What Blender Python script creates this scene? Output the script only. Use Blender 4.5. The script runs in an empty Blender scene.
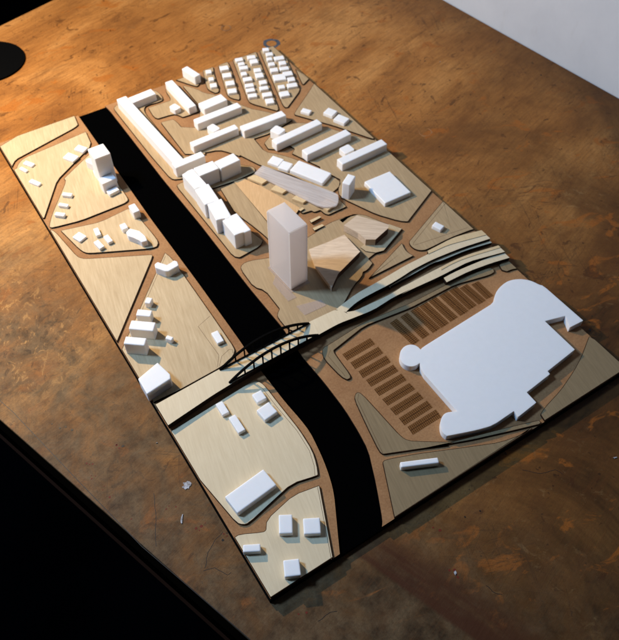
# Architectural site model on a workbench. Real-world scale; outlines below are in millimetres on the board.
import bpy, bmesh, math, random
from mathutils import Vector, Matrix
BOARD = (500.0,823.6)
PLOTS = [('ply',[(0.3,755.9),(3.0,760.1),(10.9,769.2),(23.3,772.0),(115.3,793.7),(122.8,798.3),(126.5,823.3000000000001),(32.0,823.3000000000001),(0.3,812.7)]),('ply',[(81.7,770.9),(22.3,766.1),(11.7,759.1),(4.6,748.7),(0.3,748.4),(0.3,625.2),(2.5,625.1),(46.7,690.6),(121.4,739.1),(126.4,775.3)]),('ply',[(56.3,688.9),(56.4,681.2),(40.2,659.7),(14.3,626.1),(1.9,605.7),(2.4,601.6),(6.3,599.5),(43.8,591.7),(107.5,591.0),(113.5,592.0),(117.8,594.9),(118.8,601.1),(119.2,627.6),(123.5,676.1),(118.8,716.5),(117.9,724.4),(112.0,722.4)]),('ply',[(20.5,541.4),(24.2,531.0),(30.0,525.8),(103.5,489.0),(112.1,488.1),(117.9,494.5),(118.1,510.3),(114.4,571.8),(109.7,578.5),(65.2,574.6),(12.3,588.7)]),('ply',[(0.3,367.9),(99.8,475.0),(99.9,478.2),(24.0,518.1),(17.4,522.9),(13.3,530.6),(5.4,592.4),(0.3,598.9)]),('ply',[(0.3,353.9),(0.3,264.1),(30.8,263.0),(91.5,265.4),(105.9,269.2),(115.3,275.5),(117.8,282.9),(118.9,347.4),(119.8,457.8),(116.4,472.2)]),('ply_pale',[(0.3,148.0),(9.5,84.7),(14.5,78.8),(20.8,77.4),(81.4,90.8),(108.8,83.9),(111.1,84.3),(116.6,95.3),(122.0,112.5),(123.9,142.3),(122.0,184.0),(121.2,213.2),(119.4,220.9),(115.1,225.8),(109.1,227.5),(98.1,226.8),(0.3,219.1)]),('ply_pale',[(105.5,73.3),(75.9,79.1),(37.9,71.0),(31.4,61.6),(27.9,61.3),(6.4,72.7),(0.3,72.4),(0.3,0.3),(73.8,0.3)]),('ply_grey',[(151.2,0.3),(345.4,0.3),(346.6,2.6),(334.2,0.7),(303.9,7.1),(271.1,21.7),(217.5,46.0),(182.9,59.6),(178.7,58.7)]),('ply_grey',[(207.9,147.5),(203.7,146.8),(198.9,141.5),(190.7,106.7),(183.3,71.8),(184.5,66.1),(253.4,35.8),(234.0,44.6),(279.5,26.3),(327.4,9.8),(356.7,0.3),(359.8,0.3),(361.0,4.3),(324.2,16.7),(257.9,37.1),(229.5,56.6),(218.9,64.2),(215.0,73.3),(211.0,142.9)]),('ply_grey',[(497.1,58.6),(466.2,41.5),(442.9,31.4),(409.9,20.2),(378.1,13.3),(367.6,9.5),(366.3,5.0),(365.5,0.3),(499.7,0.3),(499.7,50.8)]),('ply_grey',[(216.6,223.0),(209.3,223.1),(204.3,218.3),(200.7,208.2),(203.5,176.2),(207.2,168.3),(212.2,168.1),(214.7,172.4),(216.2,207.1),(217.6,212.4),(270.8,222.7),(337.9,214.4),(411.1,213.9),(461.3,202.0),(469.9,202.7),(472.8,207.9),(468.0,213.5),(416.5,220.3),(342.3,221.1),(274.7,228.2)]),('ply_grey',[(480.4,200.0),(484.3,194.3),(492.7,193.6),(499.7,190.8),(499.7,211.9),(496.2,213.2),(483.3,208.9)]),('ply_tan',[(192.9,396.9),(187.6,390.2),(186.6,353.4),(196.3,340.7),(196.1,304.0),(188.5,297.9),(186.7,291.8),(187.1,271.9),(194.2,261.0),(206.2,257.9),(259.5,259.6),(297.4,284.1),(317.0,291.7),(322.6,297.5),(329.4,296.9),(342.9,303.4),(342.6,313.2),(358.5,316.7),(367.6,312.8),(413.8,331.5),(415.3,335.5),(404.8,350.6),(385.7,388.3),(369.3,395.8),(334.8,398.9),(300.5,391.9),(237.4,384.7),(204.9,397.4)]),('ply_tan',[(397.6,284.5),(394.6,293.3),(395.1,301.8),(398.9,312.4),(322.0,284.4)]),('ply_tan',[(404.8,300.9),(407.0,290.7),(414.8,284.7),(424.1,283.6),(459.9,283.6),(493.7,280.3),(499.7,278.5),(499.7,346.8),(499.2,346.8),(413.1,311.0),(407.7,308.8)]),('ply_tan',[(348.5,599.1),(346.4,583.8),(359.9,572.2),(378.6,572.6),(381.0,561.6),(371.4,554.6),(390.7,504.9),(387.2,501.5),(400.3,465.5),(380.3,442.9),(380.5,428.5),(401.9,376.6),(421.6,347.8),(430.8,340.7),(499.7,373.0),(499.7,513.8),(497.6,514.7),(497.7,511.4),(485.2,527.1),(475.9,541.6),(457.0,570.9),(446.7,586.7),(430.1,607.0),(416.4,615.8),(398.8,618.3),(367.1,610.4)]),('ply_tan',[(426.4,634.0),(435.8,619.0),(463.7,576.7),(495.9,517.0),(499.7,515.3),(499.7,689.2),(476.3,671.6),(428.2,638.2)]),('ply_tan',[(232.7,642.0),(259.4,623.7),(260.2,628.5),(281.0,622.6),(290.7,610.2),(300.7,591.6),(302.4,594.0),(317.7,554.2),(343.0,516.0),(371.4,449.0),(373.3,447.4),(392.3,453.8),(398.1,460.9),(396.4,473.5),(385.6,499.0),(368.1,543.4),(353.0,565.2),(338.7,580.5),(340.5,616.8),(369.4,614.1),(406.7,622.1),(416.5,624.6),(410.6,635.1),(399.8,655.6),(385.1,674.7),(375.1,685.7),(360.7,718.1),(353.7,726.0),(345.4,749.8),(331.7,763.8),(326.1,781.9),(313.1,801.1),(309.4,800.8),(307.9,734.2),(279.6,688.7),(258.1,704.7),(258.1,720.1),(256.2,729.3),(239.8,732.6),(235.7,732.2)]),('ply_tan',[(186.9,669.0),(189.2,603.6),(195.0,596.1),(218.7,590.5),(243.1,596.1),(253.4,619.4),(228.1,639.7),(224.4,642.6),(225.1,766.5),(228.1,779.1),(235.1,785.2),(261.3,782.4),(267.4,787.9),(268.3,807.9),(263.6,817.6),(195.0,813.3),(189.6,809.8),(186.6,805.7)]),('ply_tan',[(232.2,750.6),(236.1,743.6),(260.8,741.3),(266.6,737.1),(271.2,725.6),(288.8,724.2),(300.3,725.0),(303.3,736.9),(303.3,810.7),(283.3,811.3),(278.8,802.1),(277.5,784.7),(274.2,776.5),(238.5,778.4),(234.7,777.6)]),('ply_tan',[(308.0,823.3),(309.4,821.3),(320.5,800.7),(329.0,787.6),(336.1,790.7),(346.2,814.7),(342.5,823.3)]),('ply_tan',[(190.8,441.6),(190.7,415.9),(196.9,409.1),(232.0,412.3),(240.5,419.7),(237.9,430.8),(235.4,443.3),(229.3,478.0),(228.3,521.2),(228.8,551.0),(270.2,546.4),(303.2,548.3),(306.8,555.7),(304.7,563.0),(291.5,575.4),(267.8,600.6),(232.0,593.9),(206.4,586.5),(192.6,586.7),(189.2,583.2)]),('ply_tan',[(234.1,486.1),(240.5,460.4),(246.9,425.0),(247.0,413.2),(263.7,442.4),(266.1,545.4),(240.7,544.3)]),('ply_tan',[(293.8,513.7),(310.6,467.9),(314.6,435.0),(328.1,433.0),(330.2,427.8),(339.6,427.1),(340.6,417.2),(344.1,412.5),(375.4,412.5),(375.1,435.2),(370.2,447.2),(316.8,552.8),(288.3,542.7)]),('ply_tan',[(343.6,782.5),(340.4,769.4),(346.3,754.4),(351.9,753.8),(356.4,759.2),(370.8,803.9),(379.1,823.3000000000001),(361.2,823.3000000000001),(359.2,823.2)]),('ply_tan',[(360.3,739.8),(361.6,727.9),(370.3,716.8),(375.0,721.2),(405.0,809.8),(407.3,823.3000000000001),(396.6,823.3000000000001),(388.5,822.4)]),('ply_tan',[(416.7,820.3),(381.9,707.6),(382.0,697.9),(408.0,657.7),(413.4,661.2),(464.9,823.3000000000001),(418.0,823.3000000000001)]),('ply_tan',[(469.1,815.0),(423.5,666.5),(423.6,658.5),(427.4,656.6),(468.5,684.2),(473.6,694.0),(494.0,760.0),(499.7,774.7),(499.7,823.3000000000001),(472.6,823.3000000000001)]),('ply_tan',[(481.9,699.0),(482.9,695.7),(497.2,703.3),(499.7,704.6),(499.7,719.3),(496.1,742.7)])]
ROADS = [[(0.0,823.6),(0.0,0.0),(82.0,0.0),(113.6,57.2),(120.3,74.9),(126.2,96.8),(129.7,115.0),(132.8,134.2),(132.3,154.5),(129.8,183.2),(128.6,227.7),(128.2,262.0),(129.2,292.0),(129.7,399.9),(128.8,544.1),(130.1,640.6),(132.1,823.6)],[(500.0,0.0),(500.0,823.6),(178.7,823.6),(180.5,807.7),(180.2,608.4),(182.7,494.2),(182.2,355.5),(184.4,277.3),(181.2,229.7),(183.3,181.7),(182.8,137.5),(179.1,103.6),(174.8,79.4),(158.3,42.1),(140.0,5.6),(135.2,0.0)]]
RIVER = [(131.1,823.6),(129.1,640.6),(127.80000000000001,544.1),(128.7,399.9),(128.2,292.0),(127.19999999999999,262.0),(127.6,227.7),(128.8,183.2),(131.3,154.5),(131.8,134.2),(128.7,115.0),(125.2,96.8),(119.3,74.9),(112.6,57.2),(81.0,0.0),(136.2,0.0),(141.0,5.6),(159.3,42.1),(175.8,79.4),(180.1,103.6),(183.8,137.5),(184.3,181.7),(182.2,229.7),(185.4,277.3),(183.2,355.5),(183.7,494.2),(181.2,608.4),(181.5,807.7),(179.7,823.6)]
TRUNK = [(0.3,222.7),(62.5,230.7),(99.0,233.5),(148.4,235.7),(184.3,236.4),(211.1,237.2),(229.3,237.9),(244.6,238.0),(260.8,235.8),(260.8,248.0),(252.0,258.6),(243.6,259.3),(212.9,260.4),(164.1,259.3),(84.4,258.3),(0.3,254.7)]
UP = [(260.8,248.0),(261.3,248.8),(272.1,252.2),(285.4,255.0),(308.9,255.7),(332.0,255.5),(357.0,257.3),(373.7,259.5),(403.3,259.8),(420.8,258.7),(455.8,255.2),(497.4,247.9),(499.7,247.4),(499.7,256.0),(498.2,256.3),(463.8,264.7),(440.0,271.2),(409.5,270.6),(370.4,270.8),(341.7,268.6),(309.9,266.8),(288.6,265.9),(267.8,262.0),(252.0,258.6)]
LO = [(260.8,235.8),(291.9,232.4),(326.5,235.7),(353.6,234.3),(337.4,233.8),(353.6,233.5),(376.4,232.1),(399.7,230.9),(422.8,230.9),(447.5,230.5),(498.4,218.3),(499.7,218.1),(499.7,231.8),(497.8,232.1),(456.2,240.6),(432.9,243.0),(404.7,243.2),(362.0,244.4),(339.8,243.3),(351.8,244.3),(328.6,241.6),(308.0,241.9),(288.4,243.2),(272.7,243.4),(260.8,248.0)]
UPS = [(410.1,270.1),(443.0,268.8),(463.0,264.0),(497.5,255.7),(499.7,255.3),(499.6,265.6),(466.5,274.2),(449.8,275.8),(435.7,275.4),(412.5,275.2)]
LU = [(334.4,253.0),(335.0,254.9),(371.4,255.7),(409.6,257.4),(418.3,254.6),(460.9,251.0),(499.7,243.1),(499.7,247.2),(463.2,253.7),(431.3,258.2),(412.2,260.7),(375.4,260.8),(337.6,258.5),(358.9,259.1),(333.8,255.8)]
LOC = [(406.2,238.5),(429.7,239.3),(454.7,236.1),(497.1,227.2),(499.7,226.9),(499.7,231.3),(497.2,231.7),(455.5,240.0),(432.2,242.4),(407.7,242.4)]
LL = [(400.6,219.8),(438.0,218.7),(471.9,213.9),(499.7,208.0),(499.7,218.3),(472.6,223.4),(439.8,226.7),(418.5,228.1),(402.2,227.7)]
ARCHES = [((85.9,234.9),(210.8,237.0)),((85.4,256.9),(210.9,258.4))]
BAYS = [[(224.3,203.2),(267.7,204.7),(267.6,193.8),(224.2,192.3)],[(225.7,187.8),(268.4,188.6),(267.8,177.3),(225.1,176.5)],[(226.5,172.0),(268.5,172.6),(267.5,161.6),(225.5,161.1)],[(226.9,156.9),(267.8,157.2),(267.4,146.1),(226.5,145.8)],[(227.3,141.2),(268.1,141.4),(267.8,130.6),(227.0,130.3)],[(227.1,124.9),(268.1,125.6),(268.6,114.9),(227.6,114.2)],[(227.4,109.6),(268.8,110.5),(269.1,99.6),(227.6,98.7)],[(228.2,93.9),(270.4,95.0),(270.1,84.1),(227.9,83.0)],[(229.6,79.6),(271.4,80.1),(270.4,68.5),(228.5,68.1)],[(313.8,211.5),(316.9,168.2),(305.1,166.9),(302.0,210.2)],[(331.3,212.0),(333.5,168.9),(321.3,167.8),(319.1,210.9)],[(348.8,212.5),(351.0,169.3),(338.0,168.3),(335.8,211.5)],[(363.2,212.4),(365.3,169.7),(352.0,168.8),(349.9,211.5)],[(378.5,212.8),(380.9,170.9),(367.9,170.1),(365.4,212.1)],[(397.0,212.3),(398.9,171.4),(384.6,170.6),(382.7,211.5)],[(412.5,212.1),(413.8,172.9),(400.3,172.2),(399.0,211.3)],[(426.6,207.5),(429.3,172.7),(416.5,172.3),(413.8,207.1)],[(442.7,203.2),(442.8,173.1),(430.8,173.7),(430.7,203.8)]]
SPECIAL = {'tower': [(221.7,368.6),(224.4,322.0),(250.1,323.5),(247.3,370.1)],'tower_plate': [(210.6,344.8),(220.2,353.9),(224.4,308.0),(212.0,308.4)],'pad': [(216.2,295.9),(248.7,288.0),(249.6,276.2),(217.4,277.5)],'w1': [(283.1,369.5,2),(313.5,367.1,2),(338.0,364.1,5),(334.5,322.3,10.5),(288.1,306.3,9.5),(272.5,339.1,5),(268.2,292.0,7.5)],'w2': {'P': [(342.9,373.1),(369.3,379.4),(395.8,340.8),(391.2,335.5),(363.6,327.4),(352.5,334.6),(351.1,350.3)]},'w2_plate': [(345.0,335.2),(346.8,325.3),(356.5,316.0),(368.0,313.3),(414.2,333.3),(404.4,350.0)],'deck_sheet': [(263.9,440.4),(290.1,429.5),(317.2,445.8),(310.6,467.8),(293.2,517.9),(280.9,543.8),(265.0,545.8)],'canopy': [(297.1,540.0),(318.4,482.8),(340.1,426.1),(355.9,416.4),(364.8,418.8),(374.7,432.3),(374.5,438.7),(345.3,492.8),(316.0,548.7)],'steps': [[(295.8,516.0),(306.7,518.5),(296.3,539.7),(284.0,539.1)],[(310.4,482.5),(321.4,485.1),(312.9,503.9),(300.3,498.6)],[(325.1,449.5),(337.6,452.3),(329.2,469.7),(316.1,465.4)],[(346.0,417.5),(367.7,422.6),(360.9,439.8),(341.0,434.0)]],'bars': [[(313.6,410.7),(331.8,412.2),(330.4,415.8),(314.4,415.7)],[(309.0,395.3),(325.9,396.0),(324.9,400.0),(309.6,400.7)],[(313.8,438.4),(320.6,439.7),(320.1,443.6),(312.3,442.9)]],'slot': [(352.3,389.0),(363.1,392.2),(368.7,392.8),(380.8,390.2),(374.4,394.3),(365.5,395.7),(351.3,395.5)]}
LINES = [[(115.5,341.6),(95.5,334.9),(96.4,282.4),(86.7,267.7)],[(89.3,267.7),(98.9,279.0),(110.8,282.9),(114.4,280.6),(112.3,275.7)],[(114.0,220.8),(116.8,211.8),(117.7,182.7),(120.6,142.4),(118.8,113.8),(113.2,95.7),(107.7,85.3)],[(102.9,73.2),(71.2,-0.7)],[(499.5,341.2),(412.7,304.0),(409.5,301.1),(411.0,299.2),(493.6,286.1)],[(207.3,144.5),(201.6,138.5),(185.4,67.4)],[(114.1,465.8),(3.4,351.1)],[(214.9,215.0),(207.4,209.2),(208.3,174.0)]]
TB = {'ring_far': (466.5,938.1),'ring_blue': (511.1,848.1),'ring_or': (587.2,496.8),'disc': (59.8,1063.7),'disc_edge': (117.1,1038.0),'band': [(91.2,3.3),(148.8,-11.0),(176.3,-109.2),(200.6,-195.1),(160.9,-169.6),(132.7,-84.6)],'seam': [(-142.2,350.7),(-113.1,234.6),(-83.3,120.2),(-39.5,-6.0)],'scraps': [(-13.4,155.4),(-35.0,124.5),(171.4,-76.6),(404.5,-73.6),(576.7,755.0),(-18.0,220.9),(732.1,637.0)],'specks': [(-109.2,308.9),(-103.4,298.9),(-97.1,296.4),(-92.8,289.0),(-52.0,238.3),(515.2,69.2),(855.1,511.4),(711.6,653.8),(534.1,84.0),(218.7,-36.4),(236.6,-39.9),(119.2,43.9),(-2.3,85.2),(-9.5,80.9),(204.6,889.8),(141.3,893.3)],'cracks': [[(-5.7,88.8),(-16.5,84.9),(-29.0,77.6),(-35.3,69.2),(-41.3,63.1)],[(-47.6,167.8),(-55.8,144.5),(-66.2,124.7),(-72.5,105.7)],[(28.7,-41.2),(43.7,-39.7),(53.9,-44.0)],[(-42.0,63.6),(-30.0,59.8),(-23.2,46.6),(-16.0,46.9)],[(307.5,-28.6),(320.9,-43.0),(339.2,-49.0),(343.3,-60.3)],[(189.8,-102.7),(191.1,-111.8),(200.2,-122.3)]],'reds': [(-52.0,238.3),(-95.8,234.1),(-93.1,220.8),(-90.9,201.1),(-85.0,190.4),(-38.4,141.4),(-83.5,154.5),(-21.2,107.7),(-0.8,81.6),(19.0,-23.7),(185.1,-29.1),(172.1,-75.8)]}
CAM = [[0.839965,0.426964,-0.334905,-0.091356],[-0.542634,0.663957,-0.514499,-0.208083],[0.00269,0.613892,0.789386,0.730496]]
LENS = 27.4593
BUILDINGS = [
  ('model_building','small white block nearest the far left corner,upper of a close pair','white blocks on the left bank',[('block',[(24.9,736.9),(31.3,740.7),(22.5,755.1),(16.2,751.2)],0,3.1)]),
  ('model_building','small white block by the left board edge,lower of a close pair','white blocks on the left bank',[('block',[(13.1,730.0),(17.8,732.0),(12.2,745.1),(7.5,743.0)],0,3.1)]),
  ('model_building','small white block alone below the close pair at the left board edge','white blocks on the left bank',[('block',[(18.3,690.2),(24.4,693.5),(15.5,709.7),(9.4,706.4)],0,3.6)]),
  ('model_building','flat white block left of the stepped white tower,larger of two','white blocks on the left bank',[('block',[(81.3,713.6),(93.3,720.4),(83.4,737.7),(71.5,730.8)],0,3.7)]),
  ('model_building','flat white block touching the left side of the stepped white tower,farther of two','white blocks on the left bank',[('block',[(102.4,725.9),(112.4,732.2),(103.5,746.6),(93.4,740.3)],0,3.7)]),
  ('model_building','white block at the top of the slanting row of three left of the stepped tower','three white blocks in a stepped row',[('block',[(49.8,641.6),(54.1,646.2),(43.6,655.8),(39.4,651.2)],0,4.8)]),
  ('model_building','white block in the middle of the slanting row of three near the left edge','three white blocks in a stepped row',[('block',[(37.4,623.6),(41.3,627.5),(31.1,637.7),(27.2,633.8)],0,4.8)]),
  ('model_building','white block at the bottom of the slanting row of three near the left edge','three white blocks in a stepped row',[('block',[(25.9,607.7),(30.2,612.3),(19.8,622.1),(15.5,617.6)],0,5.1)]),
  ('model_tower','tall stepped white tower on the left bank beside the river',None,[('shaft',[(97.3,640.3),(121.3,640.3),(121.3,666.5),(97.2,666.5)],0,52.2),('podium',[(94.5,624.8),(116.8,626.4),(115.8,640.8),(93.5,639.2)],0,18.5),('annex',[(101.8,677.4),(109.9,681.0),(102.7,697.5),(94.5,694.0)],0,12.9),('low_wing',[(97.5,638.8),(104.0,638.9),(103.2,671.9),(96.7,671.7)],0,9.2)]),
  ('model_building','low white block in front of the stepped white tower','white blocks on the left bank',[('block',[(97.9,613.5),(113.9,615.5),(112.8,624.6),(96.7,622.6)],0,6.0)]),
  ('model_building','tall cube like white block standing alone on the left river bank','white blocks on the left bank',[('block',[(108.7,552.3),(118.6,552.2),(118.7,569.8),(108.8,569.9)],0,13.1)]),
  ('model_building','broadest of the four small white blocks on the rounded left plot','four small blocks on the curved left plot',[('block',[(26.4,550.3),(38.1,555.0),(32.6,568.9),(20.9,564.2)],0,3.7)]),
  ('model_building','topmost of three small white blocks clustered on the rounded left plot','four small blocks on the curved left plot',[('block',[(49.3,546.9),(56.2,546.3),(57.7,561.1),(50.8,561.8)],0,5.2)]),
  ('model_building','rightmost of three small white blocks clustered on the rounded left plot','four small blocks on the curved left plot',[('block',[(57.7,525.5),(64.8,526.1),(63.7,540.8),(56.5,540.3)],0,5.3)]),
  ('model_building','lowest of three small white blocks clustered on the rounded left plot','four small blocks on the curved left plot',[('block',[(43.7,521.5),(51.0,522.7),(48.6,538.8),(41.3,537.7)],0,5.2)]),
  ('model_building','small white cube touching the long angled white building on the left bank','white blocks on the left bank',[('block',[(83.9,535.8),(92.6,535.8),(92.6,547.2),(83.8,547.2)],0,7.5)]),
  ('model_building','long angled white building with bent end on the left bank','white blocks on the left bank',[('block',[(84.5,518.1),(92.8,505.8),(95.2,497.1),(103.0,495.7),(104.6,504.4),(101.9,518.3),(92.8,530.1),(84.9,525.5)],0,10.5)]),
  ('model_building','white building bent like a shallow V beside the river','white blocks on the left bank',[('block',[(90.1,443.2),(98.2,430.5),(102.2,427.9),(117.8,429.8),(119.6,437.4),(116.7,441.4),(104.5,437.3),(97.4,450.6),(92.1,449.0)],0,12.6)]),
  ('model_building','smallest and farthest white block of the four in a line near the left edge','white blocks with shaded sides near the left edge',[('block',[(59.0,393.5),(65.5,400.1),(60.0,405.5),(53.5,398.8)],0,9.7)]),
  ('model_building','second farthest white block of the four in a line near the left edge','white blocks with shaded sides near the left edge',[('block',[(49.2,370.9),(55.6,378.5),(41.3,390.3),(35.0,382.6)],0,13.7)]),
  ('model_building','largest white block of the four in a line near the left edge','white blocks with shaded sides near the left edge',[('block',[(41.7,345.2),(50.4,355.8),(26.6,375.2),(18.0,364.7)],0,17.7)]),
  ('model_building','nearest white block of the four in a line near the left edge','white blocks with shaded sides near the left edge',[('block',[(23.0,328.8),(30.1,337.6),(10.1,353.7),(3.0,344.8)],0,20.7)]),
  ('model_building','tiny white block alone to the right of the four in a line','white blocks on the left bank',[('block',[(56.2,327.8),(60.8,331.1),(55.7,338.4),(51.1,335.1)],0,7.6)]),
  ('model_building','big white five sided block at the left board edge beside the raised road','white blocks on the left bank',[('block',[(-3.1,267.6),(28.9,272.1),(31.5,278.1),(26.2,301.2),(-2.8,292.5)],0,16.5)]),
  ('model_building','narrow white block inside the engraved outline beside the river bridge','white blocks on the left bank',[('block',[(102.0,295.0),(110.8,294.5),(111.8,312.8),(102.9,313.3)],0,5.3)]),
  ('model_building','upper of two narrow white blocks set in line on the pale plot','white blocks on the pale plot below the bridge',[('block',[(58.4,202.7),(67.0,202.5),(67.5,219.8),(58.8,220.1)],0,5.2)]),
  ('model_building','lower of two narrow white blocks set in line on the pale plot','white blocks on the pale plot below the bridge',[('block',[(62.4,172.5),(71.1,172.5),(71.1,195.8),(62.4,195.8)],0,5.8)]),
  ('model_building','smaller of two touching white blocks beside the curved river bank','white blocks on the pale plot below the bridge',[('block',[(100.0,195.0),(112.5,195.0),(112.6,208.2),(100.1,208.2)],0,6.1)]),
  ('model_building','larger of two touching white blocks beside the curved river bank','white blocks on the pale plot below the bridge',[('block',[(95.4,170.1),(113.4,172.0),(111.6,188.9),(93.6,186.9)],0,7.1)]),
  ('model_building','large white slab lying across the pale plot near the left edge','white blocks on the pale plot below the bridge',[('block',[(14.7,90.0),(65.2,95.3),(62.8,118.6),(12.3,113.3)],0,8.2)]),
  ('model_building','square white block at top left of the four in the nearest corner','four white blocks in the nearest corner',[('block',[(39.6,48.2),(51.8,41.1),(62.1,58.8),(49.9,65.9)],0,7.4)]),
  ('model_building','square white block nearest the river in the nearest corner','four white blocks in the nearest corner',[('block',[(60.6,34.1),(76.0,25.4),(84.3,40.2),(68.9,48.9)],0,7.4)]),
  ('model_building','narrow low white block at the left board edge in the nearest corner','four white blocks in the nearest corner',[('block',[(-1.0,51.4),(14.5,42.6),(18.5,49.6),(3.0,58.3)],0,7.6)]),
  ('model_building','square white block closest to the front edge in the nearest corner','four white blocks in the nearest corner',[('block',[(21.1,7.4),(35.8,0.2),(43.2,15.5),(28.6,22.6)],0,8.0)]),
  ('model_building','long thin white block alone on the grey triangular plot at the front edge',None,[('block',[(189.0,39.6),(227.0,21.7),(229.9,27.7),(191.8,45.6)],0,8.2)]),
  ('model_mall','huge flat white shopping centre with rounded corners on the brown car park',None,[('block',[(308.4,153.5),(304.0,152.0),(304.0,156.6),(302.6,160.7),(299.7,163.9),(295.8,165.9),(291.3,166.4),(286.5,165.5),(281.9,163.2),(278.1,159.7),(275.4,155.5),(274.0,150.9),(274.0,146.4),(275.5,142.4),(278.3,139.3),(282.1,137.3),(286.6,136.8),(291.3,137.6),(285.7,127.4),(285.3,61.8),(285.6,61.1),(277.0,65.6),(272.3,66.7),(267.8,65.7),(262.5,62.6),(258.0,57.4),(254.9,52.1),(254.2,47.5),(255.3,43.0),(283.1,32.6),(295.2,28.7),(307.8,25.4),(340.3,26.6),(339.0,18.1),(369.7,21.0),(369.9,37.2),(410.9,41.1),(411.4,45.7),(461.7,50.9),(461.9,102.7),(489.5,94.9),(481.3,78.5),(503.0,77.2),(501.5,146.9),(498.4,149.8),(495.8,157.4),(492.3,163.6),(487.1,168.9),(480.5,173.2),(472.7,176.2),(465.2,177.1),(455.7,175.8),(445.4,172.7),(435.7,166.9),(428.8,159.6)],0,7.5)]),
  ('model_building','flat square white block near the right board edge','white blocks on the far right plots',[('block',[(420.8,382.1),(466.4,380.7),(467.9,434.2),(422.3,435.5)],0,7.7)]),
  ('model_building','narrow upright white slab standing beside the flat square block','white blocks on the far right plots',[('block',[(386.1,422.2),(404.2,433.5),(398.0,443.6),(379.8,432.3)],0,28.5)]),
  ('model_building','tiny white house alone beside the raised roads at the right edge','white blocks on the far right plots',[('block',[(455.0,298.4),(464.5,301.8),(459.5,315.7),(450.0,312.2)],0,6.1)]),
  ('model_building','smallest of three white houses on the far triangular plot','white blocks on the far right plots',[('block',[(444.2,618.4),(452.7,623.9),(444.4,636.8),(435.9,631.3)],0,4.6)]),
  ('model_building','middle of three white houses on the far triangular plot','white blocks on the far right plots',[('block',[(471.0,591.9),(485.5,598.5),(478.5,614.0),(463.9,607.4)],0,5.8)]),
  ('model_building','rightmost of three white houses on the far triangular plot','white blocks on the far right plots',[('block',[(476.2,565.9),(490.8,572.2),(482.9,590.8),(468.2,584.5)],0,5.8)]),
  ('model_building','short thick white slab,farthest of the parallel slabs in the centre','long white slab blocks in the far centre',[('slab',[(303.5,709.5),(347.0,712.2),(345.8,731.7),(302.2,729.0)],0,12.4)]),
  ('model_building','long white slab directly in front of the short thick slab in the far centre','long white slab blocks in the far centre',[('slab',[(276.4,680.8),(356.7,682.2),(356.4,696.3),(276.1,694.9)],0,13.4)]),
  ('model_building','long white slab with a small cube annex behind its left half','long white slab blocks in the far centre',[('slab',[(245.8,635.2),(325.5,636.9),(325.3,649.4),(245.5,647.7)],0,13.4),('annex',[(289.6,651.5),(302.7,654.8),(298.5,671.8),(285.4,668.5)],0,11.4)]),
  ('model_building','long white slab without annex,end to end with the slab carrying a cube','long white slab blocks in the far centre',[('slab',[(328.4,624.8),(404.5,623.5),(404.7,638.2),(328.7,639.5)],0,14.4)]),
  ('model_building','long white slab with an annex forming an L at its near end','long white slab blocks in the far centre',[('slab',[(354.8,571.2),(441.8,576.9),(440.9,590.8),(353.9,585.1)],0,13.4),('annex',[(369.8,588.8),(385.6,594.9),(378.9,612.3),(363.1,606.1)],0,13.4)]),
  ('model_building','long white slab right of the L shaped one,standing alone','long white slab blocks in the far centre',[('slab',[(380.9,525.2),(465.5,530.8),(464.5,545.4),(379.9,539.8)],0,13.4)]),
  ('model_building','rightmost long white slab with a low annex on its far side,beside the right edge','long white slab blocks in the far centre',[('slab',[(413.2,478.8),(497.6,480.9),(497.2,495.6),(412.9,493.5)],0,13.4),('annex',[(433.0,499.7),(451.4,501.0),(450.3,517.4),(431.8,516.1)],0,9.6)]),
  ('model_building','leftmost low white square block behind the frosted canopy','low white blocks behind the frosted canopy',[('block',[(336.0,536.4),(351.4,544.9),(342.2,561.4),(326.8,552.9)],0,4.6)]),
  ('model_building','middle low white square block behind the frosted canopy','low white blocks behind the frosted canopy',[('block',[(342.3,520.1),(357.6,529.2),(349.2,543.3),(333.9,534.1)],0,4.6)]),
  ('model_building','large low white rectangular block behind the frosted canopy','low white blocks behind the frosted canopy',[('block',[(370.1,467.0),(393.6,478.6),(368.4,529.6),(344.9,517.9)],0,6.2)]),
  ('model_building','white slab pointing towards the far edge with a small cube annex',None,[('slab',[(283.9,726.1),(297.4,726.3),(296.3,810.2),(282.9,810.0)],0,12.3),('annex',[(264.8,736.8),(276.8,740.1),(272.8,754.8),(260.8,751.5)],0,8.5)]),
  ('model_building','short white slab alone at the far board edge',None,[('slab',[(329.6,792.3),(341.3,794.9),(333.7,828.3),(322.1,825.6)],0,15.2)]),
  ('model_apartment','long white U shaped block running along the right river bank',None,[('long_wing',[(211.3,804.4),(194.4,803.8),(202.1,606.3),(219.0,607.0)],0,16.8),('far_wing',[(213.7,785.9),(256.3,788.7),(255.3,805.0),(212.6,802.3)],0,13.2),('near_wing',[(199.2,599.8),(248.4,600.9),(248.1,614.0),(198.9,612.8)],0,18.2)]),
  ('model_building','farthest tall white block of the chain of four along the river bank','tall white blocks of the U shaped chain',[('block',[(198.5,535.8),(209.0,536.1),(209.1,533.1),(217.6,533.4),(216.3,576.9),(206.0,576.6),(206.1,574.2),(197.3,573.9)],0,26.0)]),
  ('model_building','second farthest tall white block of the chain of four along the river bank','tall white blocks of the U shaped chain',[('block',[(195.2,499.8),(207.4,499.0),(207.2,496.2),(217.2,495.5),(220.1,535.9),(208.1,536.8),(207.9,534.5),(197.7,535.3)],0,26.2)]),
  ('model_building','third tall white block of the chain of four along the river bank','tall white blocks of the U shaped chain',[('block',[(193.8,464.1),(205.6,462.4),(205.2,459.6),(215.0,458.2),(220.8,498.3),(209.2,500.0),(208.8,497.8),(198.9,499.3)],0,26.3)]),
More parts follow.
